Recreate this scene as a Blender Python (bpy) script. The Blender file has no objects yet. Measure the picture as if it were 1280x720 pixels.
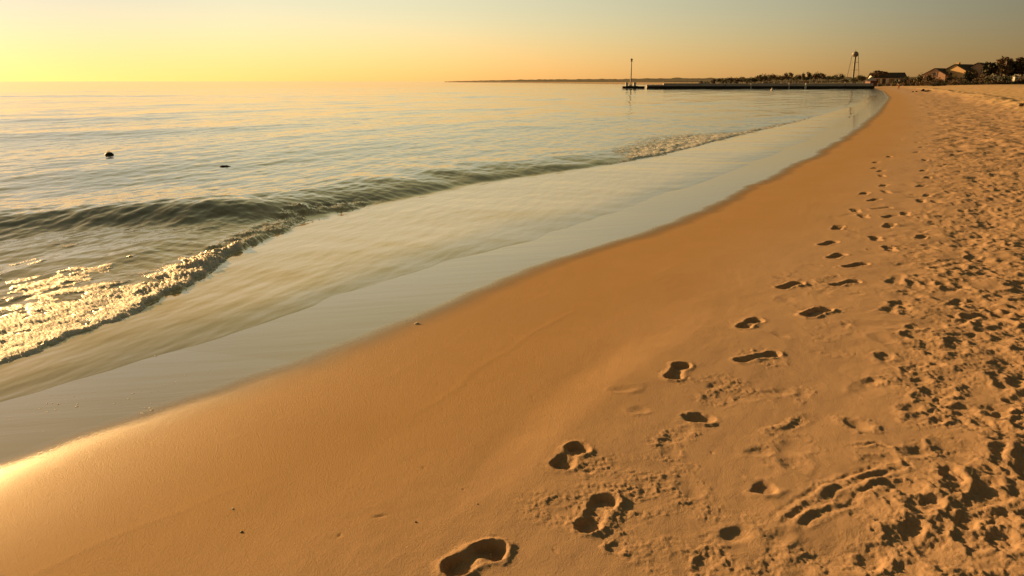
import bpy, bmesh, math, random
import numpy as np
from mathutils import Vector, Matrix, Euler

# ------------------------------------------------------------------ camera
F_PX, PITCH, EYE = 985.0, math.radians(14.7), 1.75
sc = bpy.context.scene
col = sc.collection
cam = bpy.data.cameras.new('camera'); camo = bpy.data.objects.new('camera', cam)
col.objects.link(camo)
cam.lens = 36 * F_PX / 1280; cam.sensor_width = 36
cam.clip_start = 0.05; cam.clip_end = 20000
camo.location = (0, 0, EYE); camo.rotation_euler = (math.pi/2 - PITCH, 0, 0)
sc.camera = camo

# ------------------------------------------------------------------ light
SUN_AZ, SUN_EL = -48.0, 12.0        # degrees from the view direction (minus is left), elevation
w = bpy.data.worlds.new('World'); sc.world = w; w.use_nodes = True
nt = w.node_tree; nt.nodes.clear()
def N(nt, typ, **kw):
    n = nt.nodes.new(typ)
    for k, v in kw.items(): setattr(n, k, v)
    return n
out = N(nt, 'ShaderNodeOutputWorld'); bg = N(nt, 'ShaderNodeBackground')
sky = N(nt, 'ShaderNodeTexSky', sky_type='NISHITA', sun_disc=False)
sky.sun_elevation = math.radians(SUN_EL); sky.sun_rotation = math.radians(SUN_AZ)
sky.altitude = 0; sky.air_density = 1.0; sky.dust_density = 0.3; sky.ozone_density = 1.0
az, el = math.radians(SUN_AZ), math.radians(SUN_EL)
sd = Vector((math.sin(az)*math.cos(el), math.cos(az)*math.cos(el), math.sin(el)))
# dawn haze colours the sky by how far one looks from the sun
skytc = N(nt, 'ShaderNodeTexCoord'); dot = N(nt, 'ShaderNodeVectorMath', operation='DOT_PRODUCT')
nt.links.new(skytc.outputs['Generated'], dot.inputs[0]); dot.inputs[1].default_value = sd
rm = N(nt, 'ShaderNodeMapRange'); rm.inputs['From Min'].default_value = -1; nt.links.new(dot.outputs['Value'], rm.inputs['Value'])
ramp = N(nt, 'ShaderNodeValToRGB'); ramp.color_ramp.interpolation = 'B_SPLINE'
nt.links.new(rm.outputs[0], ramp.inputs[0])
els = ramp.color_ramp.elements
SKYG = [(0.0, (.34, .27, .23)), (.52, (.34, .25, .20)), (.60, (.45, .36, .30)), (.70, (.73, .58, .47)), (.84, (1.00, .79, .62)), (.93, (.82, .70, .60)), (.985, (.375, .382, .45)), (1.0, (.36, .36, .42))]
while len(els) < len(SKYG): els.new(.5)
for e_, (p_, c_) in zip(els, SKYG): e_.position = p_; e_.color = (*c_, 1)
tint = N(nt, 'ShaderNodeMix', data_type='RGBA', blend_type='MULTIPLY'); tint.inputs[0].default_value = 1
nt.links.new(ramp.outputs[0], tint.inputs[7])
nt.links.new(sky.outputs[0], tint.inputs[6])
# thicker, warmer air close to the horizon
sepz = N(nt, 'ShaderNodeSeparateXYZ'); nt.links.new(skytc.outputs['Generated'], sepz.inputs[0])
hz = N(nt, 'ShaderNodeMapRange'); hz.interpolation_type = 'SMOOTHSTEP'; hz.inputs['From Max'].default_value = .10
nt.links.new(sepz.outputs[2], hz.inputs['Value'])
warm = N(nt, 'ShaderNodeMix', data_type='RGBA'); nt.links.new(hz.outputs[0], warm.inputs[0])
warm.inputs[6].default_value = (.93, .825, .71, 1); warm.inputs[7].default_value = (1, 1, 1, 1)
tint2 = N(nt, 'ShaderNodeMix', data_type='RGBA', blend_type='MULTIPLY'); tint2.inputs[0].default_value = 1
nt.links.new(tint.outputs[2], tint2.inputs[6]); nt.links.new(warm.outputs[2], tint2.inputs[7])
# the haze keeps the upper sky warm as well
hi = N(nt, 'ShaderNodeMapRange'); hi.interpolation_type = 'SMOOTHSTEP'; hi.inputs['From Min'].default_value = .05; hi.inputs['From Max'].default_value = .30
nt.links.new(sepz.outputs[2], hi.inputs['Value'])
warm2 = N(nt, 'ShaderNodeMix', data_type='RGBA'); nt.links.new(hi.outputs[0], warm2.inputs[0])
warm2.inputs[6].default_value = (1, 1, 1, 1); warm2.inputs[7].default_value = (1.25, .97, .45, 1)
tint3 = N(nt, 'ShaderNodeMix', data_type='RGBA', blend_type='MULTIPLY'); tint3.inputs[0].default_value = 1
nt.links.new(tint2.outputs[2], tint3.inputs[6]); nt.links.new(warm2.outputs[2], tint3.inputs[7])
# sky band above the view, brightened to lift its reflection in the film
gb = N(nt, 'ShaderNodeMapRange'); gb.interpolation_type = 'SMOOTHSTEP'; gb.inputs['From Min'].default_value = .08; gb.inputs['From Max'].default_value = .2
gb2 = N(nt, 'ShaderNodeMapRange'); gb2.interpolation_type = 'SMOOTHSTEP'; gb2.inputs['From Min'].default_value = .52; gb2.inputs['From Max'].default_value = .28
nt.links.new(sepz.outputs[2], gb.inputs['Value']); nt.links.new(sepz.outputs[2], gb2.inputs['Value'])
gm = N(nt, 'ShaderNodeMath', operation='MULTIPLY'); nt.links.new(gb.outputs[0], gm.inputs[0]); nt.links.new(gb2.outputs[0], gm.inputs[1])
gc = N(nt, 'ShaderNodeMix', data_type='RGBA'); nt.links.new(gm.outputs[0], gc.inputs[0])
gc.inputs[6].default_value = (1, 1, 1, 1); gc.inputs[7].default_value = (1.32, 1.30, 1.22, 1)
tint4 = N(nt, 'ShaderNodeMix', data_type='RGBA', blend_type='MULTIPLY'); tint4.inputs[0].default_value = 1
nt.links.new(tint3.outputs[2], tint4.inputs[6]); nt.links.new(gc.outputs[2], tint4.inputs[7])
nt.links.new(tint4.outputs[2], bg.inputs[0])
bg.inputs[1].default_value = 0.082
nt.links.new(bg.outputs[0], out.inputs[0])
sl = bpy.data.lights.new('sun', 'SUN'); so = bpy.data.objects.new('sun', sl); col.objects.link(so)
sl.energy = 5.0; sl.angle = math.radians(1.6); sl.color = (1.0, 0.56, 0.20)
so.rotation_euler = sd.to_track_quat('Z', 'Y').to_euler(); so.location = sd * 50
vs = sc.view_settings
vs.view_transform = 'Standard'; vs.look = 'None'; vs.gamma = 1; vs.use_curve_mapping = False
vs.exposure = 0.85

# ------------------------------------------------------------------ helpers
SH = math.radians(28)                 # the shore runs 28 degrees right of the view direction
CS, SN = math.cos(SH), math.sin(SH)
def st(x, y): return x*CS - y*SN, x*SN + y*CS      # s: inland, t: along the shore
def xy(s, t): return s*CS + t*SN, -s*SN + t*CS
def ray(px, py):
    return ((px-640)/F_PX, math.cos(PITCH) - (py-360)/F_PX*math.sin(PITCH),
            -math.sin(PITCH) - (py-360)/F_PX*math.cos(PITCH))
def at(px, Y):                        # ground position that lies in photo column px, Y metres ahead
    return (px-640)/1018.0*Y, Y

def smooth(a, b, x):
    u = np.clip((x-a)/(b-a), 0, 1); return u*u*(3-2*u)
_rng = np.random.RandomState(7)
_perm = np.concatenate([_rng.permutation(512)]*3).astype(np.int32)
_grad = _rng.uniform(0, 2*np.pi, 512); _gx, _gy = np.cos(_grad).astype(np.float32), np.sin(_grad).astype(np.float32)
def noise(x, y, seed=0):
    x = np.asarray(x, dtype=np.float64); y = np.asarray(y, dtype=np.float64)
    xi = np.floor(x).astype(np.int64); yi = np.floor(y).astype(np.int64)
    xf = (x-xi).astype(np.float32); yf = (y-yi).astype(np.float32)
    def g(ix, iy, dx, dy):
        h = _perm[(_perm[(ix+seed*17) & 511] + (iy & 511)) & 511]
        return _gx[h]*dx + _gy[h]*dy
    u = xf*xf*xf*(xf*(xf*6-15)+10); v = yf*yf*yf*(yf*(yf*6-15)+10)
    a = g(xi, yi, xf, yf); b = g(xi+1, yi, xf-1, yf)
    c = g(xi, yi+1, xf, yf-1); d = g(xi+1, yi+1, xf-1, yf-1)
    return ((a+(b-a)*u) + ((c+(d-c)*u)-(a+(b-a)*u))*v)*1.5
def fbm(x, y, oct=4, seed=0, gain=.5):
    r = 0; amp = 1; f = 1
    for i in range(oct):
        r = r + amp*noise(x*f, y*f, seed+i*3); amp *= gain; f *= 2.03
    return r

def tag(o, label=None, cat=None, group=None, kind=None):
    if label: o['label'] = label
    if cat: o['category'] = cat
    if group: o['group'] = group
    if kind: o['kind'] = kind
    return o

# ------------------------------------------------------------------ the lie of the beach
WE_T = [-4000, -200, -5, 1.7, 2.6, 3.4, 4.9, 6.9, 8.2, 10.2, 14, 19.3, 29, 49, 93, 153, 212, 260, 300, 350, 400, 560, 900, 1270, 9000]
WE_S = [-60, -6, -3.6, -3.4, -3.27, -3.15, -3.15, -2.98, -2.77, -2.6, -2.5, -2.4, -2.44, -3.0, -4.9, -9.1, -14.4, -24, -45, -85, -125, -235, -490, -815, -5790]
BO_T = [-50, 0, 2.7, 3.6, 4.1, 4.9, 6.1, 7.5, 8.3, 9.3, 12.8, 15, 16.8, 19.8, 25.8, 39.5, 70, 110]
BO_S = [-6.5, -5.0, -5.17, -5.41, -5.54, -5.96, -6.61, -7.22, -7.62, -7.55, -7.4, -6.8, -6.45, -6.1, -6.1, -5.75, -5.6, -7.5]
CR_T = [-60, 2, 4, 5.7, 6.9, 8.5, 13.3, 15.4, 18, 26, 40, 80]
CR_S = [-22, -13.2, -11.6, -10.4, -9.2, -8.25, -7.85, -7.15, -6.7, -6.6, -6.3, -6.5]
def wet_edge(t): return np.interp(t, WE_T, WE_S)
def base_height(x, y):
    s, t = st(x, y)
    d = s - wet_edge(t)
    z = np.interp(d, [-3000, -100, -20, -6, 0, 3, 7, 18, 60, 200, 800, 9000], [-40, -6, -1.6, -.42, .10, .25, .42, .90, 1.6, 4.2, 6.0, 9.0])
    # old tide berm far along the beach
    bm = smooth(26, 55, t)*(1-smooth(170, 240, t))
    z = z + bm*.16*np.exp(-((d-6.8-.9*noise(t*.12, 3.3))/1.1)**2)
    return z
def ground_hit(px, py):
    r = ray(px, py); z = .2
    for _ in range(25):
        k = (z-EYE)/r[2]; z = float(base_height(np.array(k*r[0]), np.array(k*r[1])))
    return k*r[0], k*r[1], z

def polar_axes(r_steps, az_steps):
    rr = [r_steps[0][0]]
    for r0, r1, q in r_steps:
        n = max(1, int(math.ceil(math.log(r1/r0)/q)))
        rr += [r0*(r1/r0)**((i+1)/n) for i in range(n)]
    aa = [az_steps[0][0]]
    for a0, a1, q in az_steps:
        n = max(1, int(math.ceil((a1-a0)/q)))
        aa += [a0+(a1-a0)*(i+1)/n for i in range(n)]
    return np.array(rr), np.radians(np.array(aa[:-1]))
def sheet(name, X, Y, Z, keep, mat, attrs):
    nr, na = X.shape
    i = np.arange(nr-1)[:, None]; j = np.arange(na)[None, :]; j2 = (j+1) % na
    quads = np.stack([i*na+j, (i+1)*na+j, (i+1)*na+j2, i*na+j2], -1).reshape(-1, 4)[:, ::-1]
    if keep is not None:
        kf = keep.ravel(); quads = quads[kf[quads].any(1)]
        used = np.zeros(nr*na, bool); used[quads.ravel()] = True
        idx = np.cumsum(used)-1; quads = idx[quads]
    else: used = np.ones(nr*na, bool)
    co = np.stack([X.ravel()[used], Y.ravel()[used], Z.ravel()[used]], -1).astype(np.float32)
    me = bpy.data.meshes.new(name)
    me.vertices.add(len(co)); me.vertices.foreach_set('co', co.ravel())
    nq = len(quads); me.loops.add(nq*4); me.polygons.add(nq)
    me.loops.foreach_set('vertex_index', quads.astype(np.int32).ravel())
    me.polygons.foreach_set('loop_start', np.arange(0, nq*4, 4, dtype=np.int32))
    me.polygons.foreach_set('use_smooth', np.ones(nq, bool))
    me.update(calc_edges=True)
    for k, v in attrs.items():
        a = me.attributes.new(k, 'FLOAT', 'POINT'); a.data.foreach_set('value', v.ravel()[used].astype(np.float32))
    me.materials.append(mat)
    o = bpy.data.objects.new(name, me); col.objects.link(o); o['kind'] = 'structure'
    return o

# ------------------------------------------------------------------ materials
def new_mat(name):
    m = bpy.data.materials.new(name); m.use_nodes = True
    return m, m.node_tree, m.node_tree.nodes['Principled BSDF']
def math_node(nt, op, a, b=None, clamp=False):
    n = N(nt, 'ShaderNodeMath', operation=op); n.use_clamp = clamp
    for i, v in enumerate((a, b)):
        if v is None: continue
        if isinstance(v, (int, float)): n.inputs[i].default_value = v
        else: nt.links.new(v, n.inputs[i])
    return n.outputs[0]
def mix_col(nt, fac, a, b, mode='MIX'):
    n = N(nt, 'ShaderNodeMix', data_type='RGBA', blend_type=mode)
    if isinstance(fac, (int, float)): n.inputs[0].default_value = fac
    else: nt.links.new(fac, n.inputs[0])
    for i, v in ((6, a), (7, b)):
        if isinstance(v, tuple): n.inputs[i].default_value = (*v, 1)
        else: nt.links.new(v, n.inputs[i])
    return n.outputs[2]
def mix_val(nt, fac, a, b):
    n = N(nt, 'ShaderNodeMix', data_type='FLOAT')
    for i, v in ((0, fac), (2, a), (3, b)):
        if isinstance(v, (int, float)): n.inputs[i].default_value = v
        else: nt.links.new(v, n.inputs[i])
    return n.outputs[0]
def noise_node(nt, vec, scale, detail=4, rough=.5):
    n = N(nt, 'ShaderNodeTexNoise'); n.inputs['Scale'].default_value = scale
    n.inputs['Detail'].default_value = detail; n.inputs['Roughness'].default_value = rough
    nt.links.new(vec, n.inputs['Vector']); return n.outputs[0]
def simple(name, c, rough=.8, var=.25, scale=3.0, metal=0.0, bump=0.0):
    m, nt, p = new_mat(name)
    tc = N(nt, 'ShaderNodeTexCoord').outputs['Object']
    f = noise_node(nt, tc, scale, 5, .6)
    lo = tuple(v*(1-var) for v in c); hi = tuple(min(1, v*(1+var)) for v in c)
    nt.links.new(mix_col(nt, f, lo, hi), p.inputs['Base Color'])
    p.inputs['Roughness'].default_value = rough; p.inputs['Metallic'].default_value = metal
    if bump:
        b = N(nt, 'ShaderNodeBump'); b.inputs['Distance'].default_value = bump
        nt.links.new(noise_node(nt, tc, scale*4, 4), b.inputs['Height']); nt.links.new(b.outputs[0], p.inputs['Normal'])
    return m

# sand: dry, damp and mirror-wet by two surveyed attributes
sand, nt, p = new_mat('sand')
tc = N(nt, 'ShaderNodeTexCoord').outputs['Object']
wet = N(nt, 'ShaderNodeAttribute', attribute_name='wet').outputs['Fac']
damp = N(nt, 'ShaderNodeAttribute', attribute_name='damp').outputs['Fac']
speck = noise_node(nt, tc, 130, 3, .8)
wet0 = wet
wgr = N(nt, 'ShaderNodeMapRange'); wgr.inputs['From Min'].default_value = .04; wgr.inputs['From Max'].default_value = .96
nt.links.new(math_node(nt, 'ADD', wet0, math_node(nt, 'MULTIPLY', math_node(nt, 'SUBTRACT', speck, .5), math_node(nt, 'MULTIPLY', math_node(nt, 'MULTIPLY', wet0, math_node(nt, 'SUBTRACT', 1.0, wet0)), 2.6))), wgr.inputs['Value'])
wet = wgr.outputs[0]
scrub = N(nt, 'ShaderNodeAttribute', attribute_name='scrub').outputs['Fac']
gloss = N(nt, 'ShaderNodeAttribute', attribute_name='gloss').outputs['Fac']
big = noise_node(nt, tc, 1.3, 8, .66); fine = noise_node(nt, tc, 90, 3, .7); grain = noise_node(nt, tc, 230, 3, .75)
dry = mix_col(nt, big, (.41, .272, .168), (.54, .365, .238))
dry = mix_col(nt, math_node(nt, 'MULTIPLY', grain, .55), dry, (.33, .205, .11))
dampc = mix_col(nt, big, (.41, .238, .086), (.50, .300, .118))
dampc = mix_col(nt, math_node(nt, 'MULTIPLY', grain, .45), dampc, (.30, .165, .06))
pale = N(nt, 'ShaderNodeAttribute', attribute_name='pale').outputs['Fac']
c = mix_col(nt, damp, mix_col(nt, pale, dry, (.58, .40, .22)), dampc)
c = mix_col(nt, math_node(nt, 'MULTIPLY', gloss, .6), c, (.36, .19, .045))  # gold of the sun's glow painted into the sand colour
edge_w = math_node(nt, 'MULTIPLY', math_node(nt, 'MULTIPLY', wet, math_node(nt, 'SUBTRACT', 1.0, wet)), 2.6)
c = mix_col(nt, math_node(nt, 'MULTIPLY', edge_w, math_node(nt, 'SUBTRACT', 1.0, gloss)), c, (.21, .12, .045))
c = mix_col(nt, wet, c, (.172, .136, .086))
vor = N(nt, 'ShaderNodeTexVoronoi'); vor.inputs['Scale'].default_value = 9; nt.links.new(tc, vor.inputs['Vector'])
spk = N(nt, 'ShaderNodeMapRange'); spk.inputs['From Min'].default_value = .035; spk.inputs['From Max'].default_value = .02
nt.links.new(vor.outputs['Distance'], spk.inputs['Value'])
sepc = N(nt, 'ShaderNodeSeparateColor'); nt.links.new(vor.outputs['Color'], sepc.inputs[0])
sel = math_node(nt, 'GREATER_THAN', sepc.outputs[0], .62)
c = mix_col(nt, math_node(nt, 'MULTIPLY', math_node(nt, 'MULTIPLY', spk.outputs[0], sel), .75), c, mix_col(nt, math_node(nt, 'GREATER_THAN', sepc.outputs[1], .6), (.09, .055, .03), (.62, .52, .38)))
c = mix_col(nt, scrub, c, mix_col(nt, noise_node(nt, tc, .25, 5, .6), (.05, .045, .02), (.11, .085, .035)))
nt.links.new(c, p.inputs['Base Color'])
nt.links.new(mix_val(nt, math_node(nt, 'POWER', wet, 1.7), mix_val(nt, gloss, .88, math_node(nt, 'ADD', .30, math_node(nt, 'MULTIPLY', speck, .6))), .10), p.inputs['Roughness'])
nt.links.new(mix_val(nt, math_node(nt, 'POWER', wet, 2.0), mix_val(nt, gloss, 1.38, 1.44), 1.95), p.inputs['IOR'])
h = math_node(nt, 'ADD', math_node(nt, 'MULTIPLY', grain, .0042), math_node(nt, 'MULTIPLY', fine, .0030))
h = math_node(nt, 'MULTIPLY', h, math_node(nt, 'SUBTRACT', 1.0, math_node(nt, 'MULTIPLY', wet, .985)))
mp = N(nt, 'ShaderNodeMapping'); mp.inputs['Rotation'].default_value = (0, 0, -.12); mp.inputs['Scale'].default_value = (.42, 2.4, 1)
nt.links.new(tc, mp.inputs['Vector'])
rip = noise_node(nt, mp.outputs[0], 2.2, 4, .5)
h2 = math_node(nt, 'MULTIPLY', math_node(nt, 'MULTIPLY', rip, wet), .0018)
b = N(nt, 'ShaderNodeBump'); b.inputs['Distance'].default_value = 1.0; b.inputs['Strength'].default_value = 1
nt.links.new(math_node(nt, 'ADD', h, h2), b.inputs['Height']); nt.links.new(b.outputs[0], p.inputs['Normal'])

# sea water
sea_m, nt, p = new_mat('sea_water')
tc = N(nt, 'ShaderNodeTexCoord').outputs['Object']
foam = N(nt, 'ShaderNodeAttribute', attribute_name='foam').outputs['Fac']
silt_sheen = N(nt, 'ShaderNodeAttribute', attribute_name='silt_sheen').outputs['Fac']
calm = N(nt, 'ShaderNodeAttribute', attribute_name='calm').outputs['Fac']
bub = noise_node(nt, tc, 55, 4, .7)
wc = mix_col(nt, silt_sheen, (.064, .060, .044), (.52, .41, .205))  # stirred-up sand, paled further to paint in the reflected sky
thin = N(nt, 'ShaderNodeAttribute', attribute_name='thin').outputs['Fac']
wc = mix_col(nt, thin, wc, (.172, .136, .086))
fc = mix_col(nt, bub, (.72, .72, .72), (.95, .95, .96))
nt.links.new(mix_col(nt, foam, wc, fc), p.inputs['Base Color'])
nt.links.new(mix_val(nt, foam, .08, .55), p.inputs['Roughness'])
nt.links.new(math_node(nt, 'MULTIPLY', foam, .6), p.inputs['Subsurface Weight']); p.inputs['Subsurface Radius'].default_value = (.05, .045, .035); p.inputs['Subsurface Scale'].default_value = 1.0
nt.links.new(mix_val(nt, foam, mix_val(nt, silt_sheen, 1.62, 2.3), 1.32), p.inputs['IOR'])
mp = N(nt, 'ShaderNodeMapping'); mp.inputs['Rotation'].default_value = (0, 0, SH+.25); mp.inputs['Scale'].default_value = (1.0, .38, 1)
nt.links.new(tc, mp.inputs['Vector'])
r1 = noise_node(nt, mp.outputs[0], .35, 5, .55)
r2 = noise_node(nt, mp.outputs[0], 4.0, 4, .55)
r3 = noise_node(nt, mp.outputs[0], 16.0, 2, .5)
h = math_node(nt, 'ADD', math_node(nt, 'MULTIPLY', r1, .075), math_node(nt, 'MULTIPLY', r2, .0075))
h = math_node(nt, 'ADD', h, math_node(nt, 'MULTIPLY', r3, .0016))
h = math_node(nt, 'MULTIPLY', h, math_node(nt, 'SUBTRACT', 1.0, math_node(nt, 'MULTIPLY', calm, .75)))
h = math_node(nt, 'ADD', h, math_node(nt, 'MULTIPLY', math_node(nt, 'MULTIPLY', bub, foam), .02))
b = N(nt, 'ShaderNodeBump'); b.inputs['Distance'].default_value = 1.0
nt.links.new(h, b.inputs['Height']); nt.links.new(b.outputs[0], p.inputs['Normal'])

# ------------------------------------------------------------------ ground
RR, AA = polar_axes([(.25, 1.2, .03), (1.2, 2.0, .006), (2.0, 9.0, .0026), (9.0, 30, .004), (30, 160, .008), (160, 700, .02), (700, 9000, .06)],
                    [(-180, -60, 3), (-60, -36, .5), (-36, 38, .08), (38, 62, .5), (62, 180, 3)])
R2, A2 = np.meshgrid(RR, AA, indexing='ij')
X, Y = R2*np.sin(A2), R2*np.cos(A2)
S, T = st(X, Y)
WEt = wet_edge(T)
D = S - WEt
Z = base_height(X, Y)
near = 1-smooth(30, 60, R2)
# gentle long unevenness of the smooth sand
dryness = smooth(.3, 3.2, D)
Z += dryness*(.012*fbm(S*.9, T*.5, 3, 1) + .0022*fbm(S*7, T*5, 3, 4))*near
Z += .004*noise(S*.5, T*.22, 9)*near
# low sunlit scarp left by the last high water
scl = -1.42 + .16*noise(T*.55, T*0+2.2, 14) + .05*noise(T*2.4, S*.5, 15)
Z += .020*smooth(-.18, .14, S-scl)*smooth(2.0, 3.0, T)*(1-smooth(4.0, 6, T)) - .012*smooth(.1, .9, S-scl)*smooth(2.0, 3.0, T)*(1-smooth(4.0, 6, T))
for off, am in ((.62, .0006), (1.05, .0009)):
    ln_ = D - off - .22*noise(T*.45, T*0+off*9, 16) - .05*noise(T*2.1, S*0+off, 17)
    Z += am*np.exp(-(ln_/.022)**2)*smooth(-.1, .4, noise(T*.7, T*0+off*5, 18)+.15)*near
churn_edge = np.interp(T, [-5, 2, 2.6, 3.4, 4.5, 7, 13, 35, 90, 200], [-.35, -.42, -.32, -.30, -.28, -.32, -.30, -.5, -3.0, -9])
churn = smooth(-.1, .75, S - churn_edge + .30*noise(S*.9, T*.7, 22) + .12*noise(S*3, T*3, 12))
churn *= (1-smooth(20, 60, D))

REL = np.zeros_like(Z)      # footprint relief
CLOD = np.zeros_like(Z)
def block(cx, cy, rad):
    r = math.hypot(cx, cy); a = math.atan2(cx, cy)
    i0, i1 = np.searchsorted(RR, [r-rad, r+rad]); da = rad/max(r, .3)
    j0, j1 = np.searchsorted(AA, [a-da, a+da])
    return slice(max(i0-1, 0), i1+1), slice(max(j0-1, 0), j1+1)
def footprint(cx, cy, ang, L=.27, Wd=.10, depth=.03, rim=.008, arch=.45, wall=.024, seed=0, cl=0.0):
    """ang: world heading of the toes, from +X counter-clockwise"""
    bl = block(cx, cy, L*.5+.14)
    x, y = X[bl]-cx, Y[bl]-cy
    if x.size == 0: return
    a = x*math.cos(ang)+y*math.sin(ang); b_ = -x*math.sin(ang)+y*math.cos(ang)
    wob = .010*noise(X[bl]*14+seed, Y[bl]*14, seed % 20) + .004*noise(X[bl]*55, Y[bl]*55, seed % 17)
    rh, rb, rm = Wd*.42, Wd*.50, Wd*.39
    h0, b0 = -(L*.5-rh), (L*.5-rb)
    dh = np.hypot(a-h0, b_)-rh; db = np.hypot(a-b0, b_)-rb
    ac = np.clip(a, h0, b0); dm = np.hypot(a-ac, b_-.006)-rm
    k = .012
    dist = -k*np.log(np.exp(-dh/k)+np.exp(-db/k)+np.exp(-dm/k)) + wob
    m = smooth(.006, -wall, dist)
    mid = np.exp(-((a-.02*L)/(L*.25))**2)
    toe = np.clip(a/L+.5, 0, 1)
    flo = -depth*(1-arch*mid*(.7+.8*np.clip(noise(X[bl]*12+seed, Y[bl]*12, 4)+.4, 0, 1)))*(.85+.25*toe) + .005*noise(X[bl]*30, Y[bl]*30, 5) + .0025*noise(X[bl]*80, Y[bl]*80, 6)
    REL[bl] = REL[bl]*(1-m) + flo*m
    lip = np.exp(-(np.maximum(dist, 0)/.022)**2)*(1-m)*(.6+.9*np.clip(noise(X[bl]*9, Y[bl]*9, seed % 13)+.4, 0, 1.2))
    REL[bl] += rim*lip
    if cl: CLOD[bl] += cl*np.exp(-(np.maximum(dist, 0)/.05)**2)*(1-m)
def pit(cx, cy, rad, depth, rim, ang=0, ecc=1.3, seed=0, wallf=.55, cl=0.0):
    bl = block(cx, cy, rad*ecc*1.9)
    x, y = X[bl]-cx, Y[bl]-cy
    if x.size == 0: return
    a = (x*math.cos(ang)+y*math.sin(ang))/ecc; b_ = -x*math.sin(ang)+y*math.cos(ang)
    q = np.hypot(a, b_)/rad*(1+.35*noise(X[bl]*.45/rad, Y[bl]*.45/rad, seed % 23)+.16*noise(X[bl]*1.7/rad, Y[bl]*1.7/rad, seed % 19))
    m = smooth(1.0, 1-wallf, q)
    REL[bl] = REL[bl]*(1-m) - depth*m
    REL[bl] += rim*np.exp(-((q-1.15)/.30)**2)*(.15+1.3*np.clip(noise(X[bl]*11, Y[bl]*11, seed % 11)+.15, 0, 1.2))
    if cl: CLOD[bl] += cl*np.exp(-((q-1.2)/.4)**2)

rnd = random.Random(5)
# churned dry sand: old overlapping prints and scuffs
cands = []
for i in range(15000):
    t = 1.0 + 46*rnd.random()**1.35; s = -1.2 + rnd.random()*(2.6+.13*t)
    cands.append((s, t))
ce_f = lambda t: float(np.interp(t, [-5, 2, 2.6, 3.4, 4.5, 7, 13, 35, 90], [-.35, -.42, -.32, -.30, -.28, -.32, -.30, -.5, -3.0]))
cnt = 0
for i, (s, t) in enumerate(cands):
    e = s-ce_f(t)
    prob = 0.0 if e < .1 else (.10 if e < .35 else (.40 if e < .75 else .85))
    if t < 3.6: prob *= .55
    if rnd.random() > prob: continue
    x, y = xy(s, t); x += 0; cnt += 1
    sizef = .7+.6*rnd.random()
    # most walkers follow the shore
    ang = math.pi/2 - SH + rnd.gauss(0, .5) + (math.pi if rnd.random() < .4 else 0)
    fd = (.85 if t < 4 else .95) if t < 7 else .68
    if rnd.random() < .5:
        footprint(x, y, ang, .24*sizef+.03, .095*sizef+.01, (.008+.020*rnd.random())*fd, (.008*rnd.random()+.002)*fd, .6, .035, i, .5)
    else:
        pit(x, y, .03+.055*rnd.random(), (.006+.020*rnd.random())*fd, (.009*rnd.random()+.002)*fd, rnd.random()*3, 1+1.1*rnd.random(), i, .9, .6)
# smooth shallow old hollows over the inner band
for i in range(70):
    t = 2+14*rnd.random(); s = ce_f(t)-.1+.9*rnd.random(); x, y = xy(s, t)
    pit(x, y, .06+.07*rnd.random(), .007+.008*rnd.random(), .003, rnd.random()*3, 1.6, i+77, .95)

for i in range(55):      # soft scuffs straying down the slope
    t = 2.2+9*rnd.random()**1.3; s = ce_f(t)-.65*rnd.random()-.02; x, y = xy(s, t)
    pit(x, y, .035+.05*rnd.random(), .003+.006*rnd.random(), .002, rnd.random()*3, 1.5+rnd.random(), i+177, .95, .55)
HEAD = math.pi/2 - SH     # heading along the shore
def fp(px, py, deg=0, L=.28, W_=.105, depth=.034, **k):
    k.setdefault('cl', .3)
    x, y, z = ground_hit(px, py); footprint(x, y, HEAD+math.radians(deg), L, W_, depth, **k)
def pt(px, py, rad, depth=.03, rim=.006, deg=0, ecc=1.3, **k):
    x, y, z = ground_hit(px, py); pit(x, y, rad*.92, depth*.75, rim, HEAD+math.radians(deg), ecc, **k)
# nearest, crisp prints of the main track
fp(594, 699, -24, .24, .120, .050, seed=1, rim=.012, arch=.75)
fp(748, 643, 2, .27, .110, .036, seed=2, rim=.010, arch=.80)
fp(714, 574, 0, .26, .105, .036, seed=3, rim=.008, arch=.75)
fp(848, 467, 4, .28, .100, .036, seed=4, arch=.6)
pt(876, 525, .066, .045, .013, -60, 1.2, seed=5)
pt(857, 521, .028, .02, .004, 0, 1.0, seed=6)
fp(938, 406, -12, .28, .11, .036, seed=7, arch=.6, rim=.010)
fp(948, 449, -38, .30, .085, .030, seed=8, arch=.7)
fp(1021, 392, -20, .30, .13, .036, seed=9, arch=.3, rim=.014, cl=.7)
fp(989, 357, -25, .29, .11, .040, seed=10, rim=.010)
fp(1057, 354, -35, .30, .10, .036, seed=11)
FARP = [(1046,320,1),(1036,304,1),(1070,332,1),(1048,284.6,1),(1095,298,.8),(1112,282,1),(1114,270,1),(1080,270,.7),(1070,263,1),
        (1093,250,.9),(1103,260,.5),(1081,242,.9),(1105,232,1),(1108,240,.6),(1103,220,.8),(1094,210,.7),(1101,214,.6),(1095,203,.9),
        (1112,196,1.2),(1152,233,1),(1152,251,.9),(1160,222,1),(1155,213,1.1),(1157,200,1),(1149,172,.8),(1126,174,.5),(1113,311,.7),
        (1153,296,.9),(1132,267,.6),(1178,207,.7),(1146,190,.7),(1152,184,.7),(1147,178,.8),(1150,165,.6),(1143,158,.6),(1150,150,.6),(1160,244,.6),(1171,252,.6)]
for i, (px, py, q) in enumerate(FARP):
    fp(px, py, rnd.gauss(0, 16), .30, .12, .030*q+.010, seed=20+i, rim=.006, arch=.25)
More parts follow.
